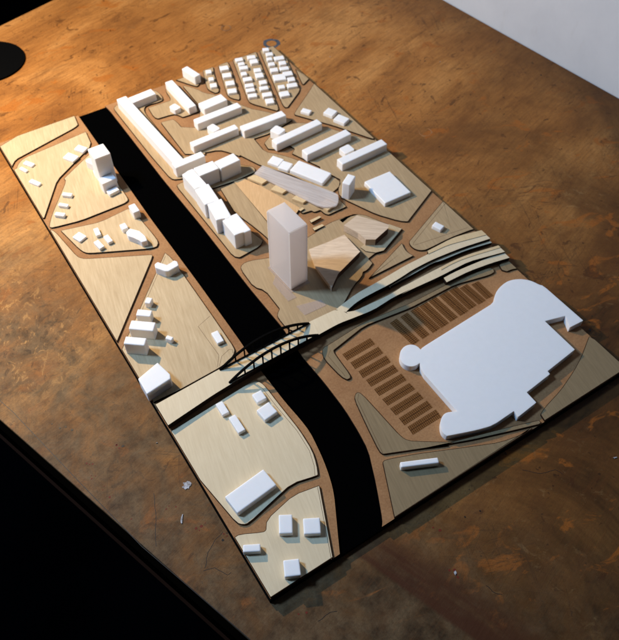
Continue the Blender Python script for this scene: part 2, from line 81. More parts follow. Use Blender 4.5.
  ('model_building','nearest tall white block of the chain of four along the river bank','tall white blocks of the U shaped chain',[('block',[(200.8,425.3),(214.0,425.4),(214.0,422.8),(224.7,422.8),(224.5,461.5),(211.6,461.5),(211.6,459.3),(200.6,459.3)],0,26.5)]),
  ('model_building','left tall white block of the chain wing turned away from the river','tall white blocks of the U shaped chain',[('block',[(217.9,558.5),(249.4,558.3),(249.6,578.6),(218.1,578.9)],0,24.6)]),
  ('model_building','right tall white block of the chain wing turned away from the river','tall white blocks of the U shaped chain',[('block',[(251.1,556.0),(284.8,558.1),(283.6,577.1),(249.9,575.0)],0,24.6)]),
  ('model_house','tiny white house,first from far end,short row of three at the far edge','tiny white houses in rows',[('block',[(356.9,806.2),(366.1,802.9),(369.4,811.9),(360.2,815.2)],0,4.7)]),
  ('model_house','tiny white house,second from far end,short row of three at the far edge','tiny white houses in rows',[('block',[(351.3,785.0),(359.4,782.1),(362.4,790.6),(354.3,793.5)],0,4.8)]),
  ('model_house','tiny white house,third from far end,short row of three at the far edge','tiny white houses in rows',[('block',[(344.8,766.9),(355.3,763.5),(358.6,773.7),(348.2,777.1)],0,4.5)]),
  ('model_house','tiny white house,first from far end,row of four at the far edge','tiny white houses in rows',[('block',[(381.7,799.5),(395.8,795.6),(399.1,807.1),(385.0,811.1)],0,5.4)]),
  ('model_house','tiny white house,second from far end,row of four at the far edge','tiny white houses in rows',[('block',[(375.4,779.4),(389.2,774.6),(393.2,786.0),(379.3,790.8)],0,5.2)]),
  ('model_house','tiny white house,third from far end,row of four at the far edge','tiny white houses in rows',[('block',[(369.0,756.9),(382.9,752.2),(386.8,763.6),(372.9,768.3)],0,5.0)]),
  ('model_house','tiny white house,fourth from far end,row of four at the far edge','tiny white houses in rows',[('block',[(361.4,736.6),(375.2,731.6),(379.3,742.9),(365.5,747.9)],0,4.6)]),
  ('model_house','tiny white house,first from far end,left column of the wide far strip','tiny white houses in rows',[('block',[(417.3,809.9),(430.2,806.5),(432.7,815.7),(419.8,819.2)],0,4.6)]),
  ('model_house','tiny white house,second from far end,left column of the wide far strip','tiny white houses in rows',[('block',[(415.0,795.9),(425.6,792.9),(427.8,801.0),(417.3,804.0)],0,5.3)]),
  ('model_house','tiny white house,third from far end,left column of the wide far strip','tiny white houses in rows',[('block',[(410.5,784.3),(424.3,779.5),(427.5,788.5),(413.7,793.4)],0,5.3)]),
  ('model_house','tiny white house,fourth from far end,left column of the wide far strip','tiny white houses in rows',[('block',[(404.9,768.4),(414.3,765.6),(417.0,774.8),(407.7,777.6)],0,4.7)]),
  ('model_house','tiny white house,fifth from far end,left column of the wide far strip','tiny white houses in rows',[('block',[(399.7,750.7),(413.8,746.8),(416.6,757.2),(402.5,761.1)],0,5.2)]),
  ('model_house','tiny white house,sixth from far end,left column of the wide far strip','tiny white houses in rows',[('block',[(393.1,734.8),(406.8,729.8),(410.1,738.8),(396.3,743.8)],0,5.4)]),
  ('model_house','tiny white house,seventh from far end,left column of the wide far strip','tiny white houses in rows',[('block',[(388.3,722.1),(402.4,718.0),(405.1,727.2),(391.1,731.3)],0,5.1)]),
  ('model_house','tiny white house,eighth from far end,left column of the wide far strip','tiny white houses in rows',[('block',[(383.6,707.9),(397.4,703.0),(400.6,712.1),(386.8,716.9)],0,5.0)]),
  ('model_house','tiny white house,first from far end,right column of the wide far strip','tiny white houses in rows',[('block',[(438.0,805.5),(451.8,800.5),(455.0,809.5),(441.3,814.5)],0,4.9)]),
  ('model_house','tiny white house,second from far end,right column of the wide far strip','tiny white houses in rows',[('block',[(435.3,789.1),(448.3,785.6),(451.5,797.2),(438.5,800.7)],0,5.4)]),
  ('model_house','tiny white house,third from far end,right column of the wide far strip','tiny white houses in rows',[('block',[(428.0,764.7),(439.6,760.8),(443.0,771.0),(431.5,774.9)],0,5.0)]),
  ('model_house','tiny white house,fourth from far end,right column of the wide far strip','tiny white houses in rows',[('block',[(422.0,748.1),(434.8,744.2),(438.7,756.8),(425.9,760.8)],0,5.4)]),
  ('model_house','tiny white house,fifth from far end,right column of the wide far strip','tiny white houses in rows',[('block',[(418.0,728.4),(429.8,725.1),(432.6,735.5),(420.9,738.8)],0,5.4)]),
  ('model_house','tiny white house,sixth from far end,right column of the wide far strip','tiny white houses in rows',[('block',[(410.1,715.2),(424.0,710.7),(427.0,719.8),(413.0,724.4)],0,5.0)]),
  ('model_house','tiny white house,seventh from far end,right column of the wide far strip','tiny white houses in rows',[('block',[(404.6,696.4),(419.7,691.5),(423.0,701.8),(407.9,706.7)],0,5.1)]),
  ('model_house','tiny white house,eighth from far end,right column of the wide far strip','tiny white houses in rows',[('block',[(400.2,678.2),(412.9,673.9),(417.1,686.4),(404.4,690.7)],0,4.6)]),
  ('model_house','tiny white house,first from far end,left column of the strip below the blue ring','tiny white houses in rows',[('block',[(472.5,810.9),(482.8,807.1),(486.1,816.1),(475.8,819.9)],0,5.3)]),
  ('model_house','tiny white house,second from far end,left column of the strip below the blue ring','tiny white houses in rows',[('block',[(470.6,796.0),(482.3,792.5),(485.1,801.7),(473.4,805.2)],0,4.5)]),
  ('model_house','tiny white house,third from far end,left column of the strip below the blue ring','tiny white houses in rows',[('block',[(464.3,783.4),(473.6,780.5),(476.1,788.6),(466.8,791.5)],0,4.7)]),
  ('model_house','tiny white house,fourth from far end,left column of the strip below the blue ring','tiny white houses in rows',[('block',[(458.4,767.6),(468.8,764.1),(471.8,773.2),(461.4,776.7)],0,4.9)]),
  ('model_house','tiny white house,fifth from far end,left column of the strip below the blue ring','tiny white houses in rows',[('block',[(451.3,749.6),(463.9,745.2),(467.5,755.3),(454.8,759.8)],0,5.5)]),
  ('model_house','tiny white house,sixth from far end,left column of the strip below the blue ring','tiny white houses in rows',[('block',[(443.6,725.3),(463.2,718.5),(468.7,734.3),(449.2,741.2)],0,4.9)]),
  ('model_house','tiny white house,seventh from far end,left column of the strip below the blue ring','tiny white houses in rows',[('block',[(438.1,701.7),(448.5,698.2),(451.6,707.3),(441.2,710.8)],0,5.1)]),
  ('model_house','tiny white house,eighth from far end,left column of the strip below the blue ring','tiny white houses in rows',[('block',[(429.6,681.5),(444.8,677.2),(448.4,689.9),(433.2,694.2)],0,4.8)]),
  ('model_house','tiny white house,first from far end,right column of the strip below the blue ring','tiny white houses in rows',[('block',[(476.0,776.5),(492.3,771.4),(495.5,781.8),(479.1,786.8)],0,4.8)]),
  ('model_house','tiny white house,second from far end,right column of the strip below the blue ring','tiny white houses in rows',[('block',[(474.9,759.6),(486.4,755.4),(490.0,765.6),(478.6,769.7)],0,5.4)]),
  ('model_house','tiny white house,third from far end,right column of the strip below the blue ring','tiny white houses in rows',[('block',[(467.9,746.3),(482.9,741.1),(486.0,750.1),(471.0,755.3)],0,4.5)]),
  ('model_house','tiny white house,fourth from far end,right column of the strip below the blue ring','tiny white houses in rows',[('block',[(464.4,727.5),(479.5,722.9),(483.0,734.4),(467.8,739.0)],0,5.2)]),
  ('model_house','tiny white house,fifth from far end,right column of the strip below the blue ring','tiny white houses in rows',[('block',[(462.7,711.3),(474.3,707.5),(477.7,717.7),(466.1,721.6)],0,4.7)]),
  ('model_house','tiny white house,sixth from far end,right column of the strip below the blue ring','tiny white houses in rows',[('block',[(452.9,696.9),(469.2,691.7),(472.5,702.0),(456.2,707.2)],0,4.6)]),
]
LAMP_P, LAMP_T, LAMP_W = (-.13, .90, .56), (.12, .55, 0), 31.0
SKY_P, SKY_W = (-.85, 1.05, 1.55), 36.0
WORLD = .008
# ---------------------------------------------------------------- helpers
C = bpy.context.scene.collection
rng = random.Random(11)
MM = 0.001

def smooth(P, d_sharp=0.9, keep=None):
    out = []
    n = len(P)
    for i in range(n):
        a, b, c = Vector(P[i-1]), Vector(P[i]), Vector(P[(i+1) % n])
        u, v = a-b, c-b
        lu, lv = u.length, v.length
        if lu < .05 or lv < .05:
            out.append(tuple(b)); continue
        if keep and keep(b):
            out.append(tuple(b)); continue
        turn = math.pi-u.angle(v)
        if turn < math.radians(50):
            d1, d2 = min(6, .27*lu), min(6, .27*lv)
            out += [tuple(b+u/lu*d1), tuple(b+v/lv*d2)]
        else:
            d = min(d_sharp, .3*lu, .3*lv)
            p, q = b+u/lu*d, b+v/lv*d
            out += [tuple(p), tuple(p*.3+q*.3+b*.4), tuple(q)]
    return out

def on_edge(b):
    return b[0] < .5 or b[1] < .5 or b[0] > BOARD[0]-.5 or b[1] > BOARD[1]-.5

def prism(bm, P, z0, z1, bev=0.0, side_mat=0, z_of=None, char=0.0):
    """closed prism; P in mm, counter-clockwise; z in mm (z_of gives a sloping top)"""
    k = len(P)
    lo = [bm.verts.new((p[0]*MM, p[1]*MM, z0*MM)) for p in P]
    hi = [bm.verts.new((p[0]*MM, p[1]*MM, (z_of[i] if z_of else z1)*MM)) for i, p in enumerate(P)]
    top = bm.faces.new(hi)
    bm.faces.new(lo[::-1])
    sides = []
    for i in range(k):
        j = (i+1) % k
        f = bm.faces.new((lo[i], lo[j], hi[j], hi[i])); f.material_index = side_mat
        sides.append(f)
    if char:
        bm.normal_update()
        if top.normal.z < 0: top.normal_flip()
        r = bmesh.ops.inset_region(bm, faces=[top], thickness=char*MM, use_even_offset=True)
        for f in r['faces']: f.material_index = 2
    if bev:
        es = set(top.edges)
        for f in sides:
            for e in f.edges:
                if (e.verts[0] in hi) != (e.verts[1] in hi): es.add(e)
        bmesh.ops.bevel(bm, geom=list(es), offset=bev*MM, segments=3, profile=.55, affect='EDGES', clamp_overlap=True)

def safe_char(P):
    a = abs(sum(P[i-1][0]*P[i][1]-P[i][0]*P[i-1][1] for i in range(len(P))))/2
    per = sum((Vector(P[i])-Vector(P[i-1])).length for i in range(len(P)))
    return .66 if a/per > 3.0 else (.5 if a/per > 2.2 else .22)

def tube(bm, pts, r, seg=8):
    pts = [Vector(p) for p in pts]
    rings = []
    for i, p in enumerate(pts):
        t = (pts[min(i+1, len(pts)-1)]-pts[max(i-1, 0)]).normalized()
        a = t.cross(Vector((0, 0, 1)))
        if a.length < 1e-4: a = Vector((1, 0, 0))
        a.normalize(); b = t.cross(a).normalized()
        rings.append([bm.verts.new(p+(a*math.cos(2*math.pi*k/seg)+b*math.sin(2*math.pi*k/seg))*r) for k in range(seg)])
    for r0, r1 in zip(rings, rings[1:]):
        for k in range(seg):
            bm.faces.new((r0[k], r0[(k+1) % seg], r1[(k+1) % seg], r1[k]))
    bm.faces.new(rings[0][::-1]); bm.faces.new(rings[-1])

def ribbon(bm, pts, w, z, t):
    """thin raised line along pts (mm)"""
    pts = [Vector(p) for p in pts]
    L, R_ = [], []
    for i, p in enumerate(pts):
        d = (pts[min(i+1, len(pts)-1)]-pts[max(i-1, 0)]).normalized()
        n = Vector((-d.y, d.x))*w/2
        L.append(p+n); R_.append(p-n)
    prism(bm, [tuple(v) for v in R_+L[::-1]], z, z+t)

def mesh(name, bm, mats, parent=None, org=(0, 0, 0), smooth_shade=False):
    bmesh.ops.recalc_face_normals(bm, faces=bm.faces)
    bmesh.ops.translate(bm, verts=bm.verts, vec=-Vector(org))
    me = bpy.data.meshes.new(name); bm.to_mesh(me); bm.free()
    for m in (mats if isinstance(mats, (list, tuple)) else [mats]): me.materials.append(m)
    if smooth_shade:
        for p in me.polygons: p.use_smooth = True
    o = bpy.data.objects.new(name, me); C.objects.link(o)
    if parent: o.parent = parent
    else: o.location = org
    return o

def tag(o, label=None, cat=None, group=None, kind=None):
    for k, v in (('label', label), ('category', cat), ('group', group), ('kind', kind)):
        if v: o[k] = v
    return o

def thing(name, label, cat, loc, group=None):
    o = bpy.data.objects.new(name, None); o.empty_display_size = .01
    C.objects.link(o); o.location = loc
    return tag(o, label, cat, group)

# ---------------------------------------------------------------- materials
class NT:
    def __init__(s, name):
        s.m = bpy.data.materials.new(name); s.m.use_nodes = True
        s.t = s.m.node_tree; s.bsdf = s.t.nodes['Principled BSDF']; s.out = s.t.nodes['Material Output']
    def n(s, typ, **kw):
        x = s.t.nodes.new('ShaderNode'+typ)
        for k, v in kw.items():
            if k in x.inputs: x.inputs[k].default_value = v
            else: setattr(x, k, v)
        return x
    def l(s, a, b): s.t.links.new(a, b)
    def coords(s, scale=(1, 1, 1), rot=(0, 0, 0), kind='Object'):
        tc = s.n('TexCoord'); mr = s.n('Mapping'); mp = s.n('Mapping')      # turn first, then stretch
        mr.inputs['Rotation'].default_value = rot; mp.inputs['Scale'].default_value = scale
        s.l(tc.outputs[kind], mr.inputs['Vector']); s.l(mr.outputs['Vector'], mp.inputs['Vector']); return mp.outputs['Vector']
    def noise(s, vec, scale, detail=6, rough=.6, dist=0):
        x = s.n('TexNoise', Scale=scale, Detail=detail, Roughness=rough, Distortion=dist)
        s.l(vec, x.inputs['Vector']); return x.outputs['Fac']
    def ramp(s, fac, stops):
        r = s.n('ValToRGB'); e = r.color_ramp.elements
        while len(e) < len(stops): e.new(.5)
        for el, (p, c) in zip(e, stops):
            el.position = p; el.color = (*c, 1) if len(c) == 3 else c
        s.l(fac, r.inputs['Fac']); return r.outputs['Color']
    def mask(s, fac, lo, hi):
        r = s.n('MapRange', clamp=True); r.inputs['From Min'].default_value = lo; r.inputs['From Max'].default_value = hi
        s.l(fac, r.inputs['Value']); return r.outputs['Result']
    def mix(s, fac, a, b, mode='MIX'):
        x = s.n('Mix', data_type='RGBA', blend_type=mode)
        if isinstance(fac, (int, float)): x.inputs[0].default_value = fac
        else: s.l(fac, x.inputs[0])
        for i, v in ((6, a), (7, b)):
            if isinstance(v, tuple): x.inputs[i].default_value = (*v, 1)
            else: s.l(v, x.inputs[i])
        return x.outputs[2]
    def math(s, op, a, b=None):
        x = s.n('Math', operation=op)
        for i, v in ((0, a), (1, b)):
            if v is None: continue
            if isinstance(v, (int, float)): x.inputs[i].default_value = v
            else: s.l(v, x.inputs[i])
        return x.outputs[0]
    def bump(s, h, strength, dist):
        b = s.n('Bump', Strength=strength, Distance=dist); s.l(h, b.inputs['Height']); s.l(b.outputs['Normal'], s.bsdf.inputs['Normal'])
    def base(s, c, rough=.6, spec=.3):
        i = s.bsdf.inputs
        if isinstance(c, tuple): i['Base Color'].default_value = (*c, 1)
        else: s.l(c, i['Base Color'])
        if isinstance(rough, (int, float)): i['Roughness'].default_value = rough
        else: s.l(rough, i['Roughness'])
        i['Specular IOR Level'].default_value = spec

def wood(name, dark, light, rot, grain=1.0, rough=.6, spec=.2):
    t = NT(name)
    v = t.coords((1, .07, 1), (0, 0, rot))
    g = t.noise(v, 420*grain, 5, .6, .4)
    v2 = t.coords((1, .25, 1), (0, 0, rot))
    blot = t.noise(v2, 24, 4, .6, 1.0)
    fine = t.noise(t.coords(), 900, 3, .6)
    c = t.ramp(g, [(.25, dark), (.75, light)])
    c = t.mix(t.mask(blot, .3, .75), c, t.mix(.5, c, dark), 'MIX')
    c = t.mix(t.math('MULTIPLY', t.mask(fine, .56, .75), .35), c, dark)
    t.base(c, rough, spec); t.bump(g, .12, .0003)
    return t.m

M = {}
M['ply'] = wood('maple_ply', (.45, .325, .185), (.65, .505, .32), math.radians(12))
M['ply_pale'] = wood('pale_maple_ply', (.63, .50, .32), (.77, .635, .43), math.radians(12))
M['ply_tan'] = wood('tan_ply', (.345, .238, .128), (.515, .37, .212), math.radians(12))
M['ply_grey'] = wood('grey_brown_ply', (.22, .155, .082), (.32, .228, .124), math.radians(12))
t = NT('brown_card'); rn = t.noise(t.coords(), 420, 5, .75); rb = t.noise(t.coords(), 30, 4, .6)
rc = t.mix(t.mask(rb, .3, .7), (.31, .150, .064), (.40, .210, .092)); rc = t.mix(t.math('MULTIPLY', t.mask(rn, .48, .70), .45), rc, (.17, .075, .032)); rc = t.mix(t.math('MULTIPLY', t.mask(rn, .45, .30), .35), rc, (.52, .31, .16))
t.base(rc, .75, .15); t.bump(rn, .1, .0003); M['road'] = t.m
M['deckwood'] = wood('pale_maple', (.66, .53, .35), (.78, .65, .45), math.radians(14), 1.2)
M['kerbwood'] = wood('yellow_maple', (.62, .45, .25), (.76, .58, .34), math.radians(14), 1.2)
M['cork'] = wood('orange_veneer', (.56, .34, .16), (.76, .50, .27), math.radians(30), 2.4)
M['carved'] = wood('carved_basswood', (.53, .39, .27), (.82, .65, .48), math.radians(-50), .8)
M['carved_shade'] = wood('shaded_basswood', (.07, .03, .018), (.14, .065, .04), 0, 1)  # shade painted on the carved sides turned away from the lamp

t = NT('burnt_edge'); t.base(t.ramp(t.noise(t.coords(), 300, 3), [(.3, (.008, .005, .004)), (.8, (.035, .016, .008))]), .8, .1); M['burnt'] = t.m
t = NT('black_acrylic'); t.base((.0008, .0008, .0009), .7, .0); t.bump(t.noise(t.coords(), 200, 3), .02, .0002); M['black'] = t.m
t = NT('black_card'); t.base(t.ramp(t.noise(t.coords(), 500, 3), [(.3, (.002, .002, .002)), (.8, (.004, .0035, .0035))]), .85, .02); M['blackcard'] = t.m
t = NT('char_line'); t.base(t.ramp(t.noise(t.coords(), 260, 3), [(.3, (.018, .008, .004)), (.8, (.075, .036, .017))]), .8, .1); M['char'] = t.m
t = NT('engraving'); t.base(t.ramp(t.noise(t.coords(), 400, 3), [(.3, (.10, .055, .03)), (.8, (.17, .10, .05))]), .85, .1); M['engraved'] = t.m

t = NT('white_resin')
n1 = t.noise(t.coords(), 120, 5, .6); n2 = t.noise(t.coords(), 1500, 3, .6)
t.base(t.ramp(n1, [(.3, (.825, .82, .825)), (.75, (.85, .845, .85))]), .55, .3)
t.bsdf.inputs['Subsurface Weight'].default_value = .6
t.bsdf.inputs['Subsurface Radius'].default_value = (1, .85, .75); t.bsdf.inputs['Subsurface Scale'].default_value = .004
t.bump(t.math('ADD', n1, t.math('MULTIPLY', n2, .5)), .18, .0005); M['white'] = t.m

def frosted(name, base, trans, clear, streak=False):
    t = NT(name); t.base(base, .3, .5); t.bsdf.inputs['Coat Weight'].default_value = .15
    tr = t.n('BsdfTranslucent'); tr.inputs['Color'].default_value = (*base, 1)
    tp = t.n('BsdfTransparent'); tp.inputs['Color'].default_value = (.95, .93, .94, 1)
    m1 = t.n('MixShader'); m1.inputs[0].default_value = trans; t.l(t.bsdf.outputs[0], m1.inputs[1]); t.l(tr.outputs[0], m1.inputs[2])
    m2 = t.n('MixShader'); t.l(m1.outputs[0], m2.inputs[1]); t.l(tp.outputs[0], m2.inputs[2])
    if streak:
        g = t.noise(t.coords((1, .05, 1), (0, 0, math.radians(-28))), 420, 3)
        mr = t.n('MapRange'); mr.inputs['From Min'].default_value = .3; mr.inputs['From Max'].default_value = .7
        mr.inputs['To Min'].default_value = clear-.22; mr.inputs['To Max'].default_value = clear+.18
        t.l(g, mr.inputs['Value']); t.l(mr.outputs['Result'], m2.inputs[0])
    else: m2.inputs[0].default_value = clear
    t.l(m2.outputs[0], t.out.inputs['Surface']); return t.m
M['frost'] = frosted('frosted_acrylic', (.97, .935, .91), .58, .33)
M['clear'] = frosted('streaked_acrylic', (.88, .845, .83), .4, .46, True)
M['film'] = frosted('clear_acrylic', (.86, .80, .74), .3, .82)
M['edge'] = frosted('polished_edge', (.98, .97, .97), .72, .05)

# engraved parking rows: fine burnt strokes across each bay, from the bay's own UVs
t = NT('engraved_bays')
uv = t.n('TexCoord').outputs['UV']; sp_ = t.n('SeparateXYZ'); t.l(uv, sp_.inputs[0])
u_, v_ = sp_.outputs[0], sp_.outputs[1]
cross = t.mask(t.math('SINE', t.math('MULTIPLY', u_, 2*math.pi*17)), -.15, .45)
lng = t.mask(t.math('COSINE', t.math('MULTIPLY', v_, 2*math.pi*4)), .45, .9)
mid = t.mask(t.math('ABSOLUTE', t.math('SUBTRACT', v_, .5)), .07, .03)
k = t.math('MAXIMUM', t.math('MULTIPLY', cross, .8), t.math('MAXIMUM', t.math('MULTIPLY', lng, .55), mid))
wear = t.noise(t.coords(), 500, 4)
k = t.math('MULTIPLY', k, t.mask(wear, .15, .5))
t.base(t.mix(k, (.215, .092, .028), (.045, .016, .004)), .8, .1); M['bay'] = t.m

# old workbench top: ochre varnish, grain, rubbed patches, glue and paint spots, scratches
t = NT('workbench_wood')
def rot_x(p, deg):
    a = math.radians(deg); return (p[0]-.3)*math.cos(a)-(p[1]-.45)*math.sin(a)
S_L, S_R = rot_x((.0955, -.0032), -20), rot_x((.151, -.015), -20)
WALL_D = rot_x((.897, .6), -6.7)
rz = math.radians(-17)
g = t.noise(t.coords((.10, 1, 1), (0, 0, rz)), 260, 6, .65, .6)
big = t.noise(t.coords((.5, 1, 1), (0, 0, rz)), 5.5, 6, .62, .8)
med = t.noise(t.coords((.55, 1, 1), (0, 0, rz)), 26, 6, .68, .5)
c = t.ramp(big, [(.28, (.22, .078, .017)), (.5, (.42, .170, .040)), (.72, (.63, .300, .088))])
# the near right part of the bench is painted darker, light falloff put into its colour, with a ragged edge
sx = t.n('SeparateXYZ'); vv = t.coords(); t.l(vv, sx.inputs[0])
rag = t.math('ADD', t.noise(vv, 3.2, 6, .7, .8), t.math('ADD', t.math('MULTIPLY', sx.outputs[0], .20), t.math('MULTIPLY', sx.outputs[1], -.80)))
painted_falloff = t.mask(rag, .50, .96)
c = t.mix(painted_falloff, c, t.ramp(med, [(.3, (.014, .006, .002)), (.7, (.060, .026, .007))]))
c = t.mix(t.math('MULTIPLY', t.mask(g, .42, .66), .40), c, (.12, .040, .010))
c = t.mix(t.math('MULTIPLY', t.mask(med, .52, .74), .60), c, (.10, .035, .010))
or_ = t.noise(t.coords((.6, 1, 1), (0, 0, rz+.5)), 30, 5, .6, .8)
c = t.mix(t.math('MULTIPLY', t.mask(or_, .585, .64), .62), c, (.36, .105, .014))
blk = t.noise(t.coords((.7, 1, 1), (0, 0, rz)), 42, 5, .62, 1.2)
c = t.mix(t.math('MULTIPLY', t.mask(blk, .625, .665), .62), c, (.060, .020, .006))
tiny = t.noise(vv, 120, 3, .55)
c = t.mix(t.math('MULTIPLY', t.mask(tiny, .69, .72), .6), c, (.025, .010, .004))
pale = t.noise(t.coords((.8, 1, 1), (0, 0, .9)), 70, 5, .7, .6)
c = t.mix(t.math('MULTIPLY', t.math('MULTIPLY', t.mask(pale, .58, .70), t.mask(t.noise(vv, 5, 4, .7), .48, .68)), .5), c, (.42, .25, .10))
for ang, th in ((.4, .010), (-.9, .008), (1.9, .007), (1.2, .006)):
    sv = t.coords((1, .06, 1), (0, 0, ang))
    sc = t.noise(sv, 75, 2, .5, .5)
    c = t.mix(t.math('MULTIPLY', t.mask(t.math('ABSOLUTE', t.math('SUBTRACT', sc, .5)), th, .001), t.math('MULTIPLY', t.mask(t.noise(vv, 9, 2), .5, .6), .5)), c, (.06, .024, .009))
# bench colour turns darker along the wall
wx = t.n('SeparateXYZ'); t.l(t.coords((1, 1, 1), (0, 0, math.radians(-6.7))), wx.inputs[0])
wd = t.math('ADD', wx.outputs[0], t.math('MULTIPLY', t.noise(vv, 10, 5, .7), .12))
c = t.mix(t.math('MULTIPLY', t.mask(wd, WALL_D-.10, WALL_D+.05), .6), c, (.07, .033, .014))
# grime rubbed into the bench where people stand, along its left edge
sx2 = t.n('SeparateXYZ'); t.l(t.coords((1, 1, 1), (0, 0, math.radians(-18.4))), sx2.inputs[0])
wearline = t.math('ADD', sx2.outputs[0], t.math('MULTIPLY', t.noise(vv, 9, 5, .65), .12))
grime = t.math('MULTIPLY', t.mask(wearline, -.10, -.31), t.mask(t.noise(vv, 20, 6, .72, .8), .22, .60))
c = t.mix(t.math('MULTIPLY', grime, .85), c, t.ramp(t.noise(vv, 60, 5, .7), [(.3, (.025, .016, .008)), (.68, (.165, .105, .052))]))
flk = t.noise(t.coords((.7, 1, 1), (0, 0, -1.1)), 95, 5, .72, .8)
zone = t.math('MULTIPLY', t.math('MULTIPLY', t.mask(wearline, -.18, -.30), t.mask(sx.outputs[1], -.17, -.02)), t.mask(t.noise(vv, 8, 3, .6), .36, .56))
c = t.mix(t.math('MULTIPLY', t.math('MULTIPLY', t.mask(flk, .57, .64), zone), .8), c, (.46, .235, .075))
c = t.mix(t.math('MULTIPLY', t.math('MULTIPLY', t.mask(flk, .43, .36), zone), .7), c, (.030, .016, .009))
mic = t.noise(vv, 330, 4, .75)
c = t.mix(t.math('MULTIPLY', t.mask(mic, .50, .72), .42), c, (.07, .028, .009))
gr = t.noise(vv, 750, 3, .7)
c = t.mix(t.math('MULTIPLY', t.mask(gr, .55, .68), .30), c, (.05, .02, .007))
# an old reddish brown stain running off the near end of the river
sx3 = t.n('SeparateXYZ'); t.l(t.coords((1, 1, 1), (0, 0, math.radians(-20))), sx3.inputs[0])
sv3 = t.math('ADD', sx3.outputs[0], t.math('MULTIPLY', t.math('SUBTRACT', t.noise(vv, 34, 5, .7), .5), .007))
stain = t.math('MULTIPLY', t.math('MULTIPLY', t.mask(sv3, S_L, S_L+.004), t.mask(sv3, S_R+.006, S_R-.022)), t.mask(sx.outputs[1], -.44, -.47))
stain = t.math('MULTIPLY', stain, t.mask(t.noise(t.coords((1, .12, 1), (0, 0, math.radians(-20))), 60, 4, .6), .2, .5))
c = t.mix(t.math('MULTIPLY', stain, .85), c, (.062, .020, .008))
rg = t.n('MapRange'); rg.inputs['To Min'].default_value = .42; rg.inputs['To Max'].default_value = .7; t.l(med, rg.inputs['Value'])
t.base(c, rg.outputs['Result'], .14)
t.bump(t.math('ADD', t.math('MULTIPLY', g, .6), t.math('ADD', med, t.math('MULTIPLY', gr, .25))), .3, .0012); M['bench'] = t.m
t = NT('dark_batten'); t.base((.001, .0008, .0006), .9, 0); M['batten'] = t.m
t = NT('red_batten'); t.base((.022, .006, .002), .8, .05); M['redbatten'] = t.m
t = NT('blue_ink'); t.base(t.ramp(t.noise(t.coords(), 220, 4), [(.35, (.035, .045, .06)), (.7, (.10, .105, .12))]), .6, .2); M['ink'] = t.m
t = NT('faint_ring'); t.base(t.ramp(t.noise(t.coords(), 180, 4), [(.35, (.16, .09, .05)), (.7, (.24, .14, .07))]), .5, .3); M['faint'] = t.m
t = NT('orange_ring'); t.base(t.ramp(t.noise(t.coords(), 120, 4), [(.35, (.26, .10, .03)), (.7, (.34, .15, .05))]), .5, .3); M['orange'] = t.m
t = NT('white_paper'); t.base(t.ramp(t.noise(t.coords(), 420, 4), [(.35, (.22, .20, .19)), (.65, (.52, .52, .56))]), .7, .2); M['paper'] = t.m
t = NT('dark_fleck'); t.base((.012, .008, .006), .5, .3); M['fleck'] = t.m
t = NT('red_paint'); t.base((.14, .022, .010), .6, .2); M['redspeck'] = t.m
t = NT('wall_paint'); n = t.noise(t.coords(), 6, 6, .65); n2 = t.noise(t.coords((1, 1, .35)), 30, 4, .6)
c = t.ramp(n, [(.3, (.565, .595, .645)), (.7, (.655, .685, .73))])
c = t.mix(t.math('MULTIPLY', t.mask(n2, .58, .75), .25), c, (.42, .40, .38))
t.base(c, .8, .15); t.bump(n2, .1, .002); M['wall'] = t.m
t = NT('dark_floor'); t.base(t.ramp(t.noise(t.coords(), 3, 4), [(.3, (.0005, .0005, .0007)), (.7, (.0015, .0015, .002))]), .9, .0); M['floor'] = t.m
t = NT('black_plastic'); t.base((.002, .002, .002), .7, .02); M['plastic'] = t.m

# ---------------------------------------------------------------- room: floor, wall, workbench
bm = bmesh.new(); prism(bm, [(-3000, -3000), (3000, -3000), (3000, 3500), (-3000, 3500)], -920, -900)
tag(mesh('floor', bm, M['floor']), kind='structure')
wa, wb = Vector((874-.0, 796)), Vector((921, 394))
d = (wb-wa).normalized(); nrm = Vector((-d.y, d.x)) if Vector((-d.y, d.x)).x > 0 else Vector((d.y, -d.x))
p0, p1 = wa-d*900, wa+d*1300
bm = bmesh.new(); prism(bm, [tuple(p0), tuple(p1), tuple(p1+nrm*60), tuple(p0+nrm*60)], -900, 1500)
tag(mesh('wall', bm, M['wall']), 'plain pale grey wall behind the far right side of the workbench', 'wall')

bench = thing('workbench', 'stained old brown wooden workbench top under the architectural model', 'workbench', (.3, .45, -.9))
uL = Vector((.316, -.949))
e0 = Vector((-158, 348)); eA = e0-uL*709; eB = e0+uL*1000
tl = Vector((114, 1168)); dirT = Vector((.956, .293))
eC = Vector((804, 1379.6))
top = [tuple(eA), tuple(eB), (1028, -560), tuple(eC)]
a2 = sum(top[i][0]*top[(i+1) % 4][1]-top[(i+1) % 4][0]*top[i][1] for i in range(4))
if a2 < 0: top = top[::-1]
bm = bmesh.new(); prism(bm, top, -36, -12, 1.2)
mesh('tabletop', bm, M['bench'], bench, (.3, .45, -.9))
nL = Vector((uL.y, -uL.x))       # outward
bm = bmesh.new(); prism(bm, [tuple(eA+nL*.6), tuple(eA+nL*7), tuple(eB+nL*7), tuple(eB+nL*.6)], -44, -13.5, .3)
mesh('edge_strip', bm, M['batten'], bench, (.3, .45, -.9))  # black strip over the bench side, its shade put into the colour
bm = bmesh.new(); prism(bm, [tuple(eA+nL*.6), tuple(eA+nL*10), tuple(eB+nL*10), tuple(eB+nL*.6)], -47.5, -45.6, .3)
mesh('edge_strip', bm, M['redbatten'], bench, (.3, .45, -.9))
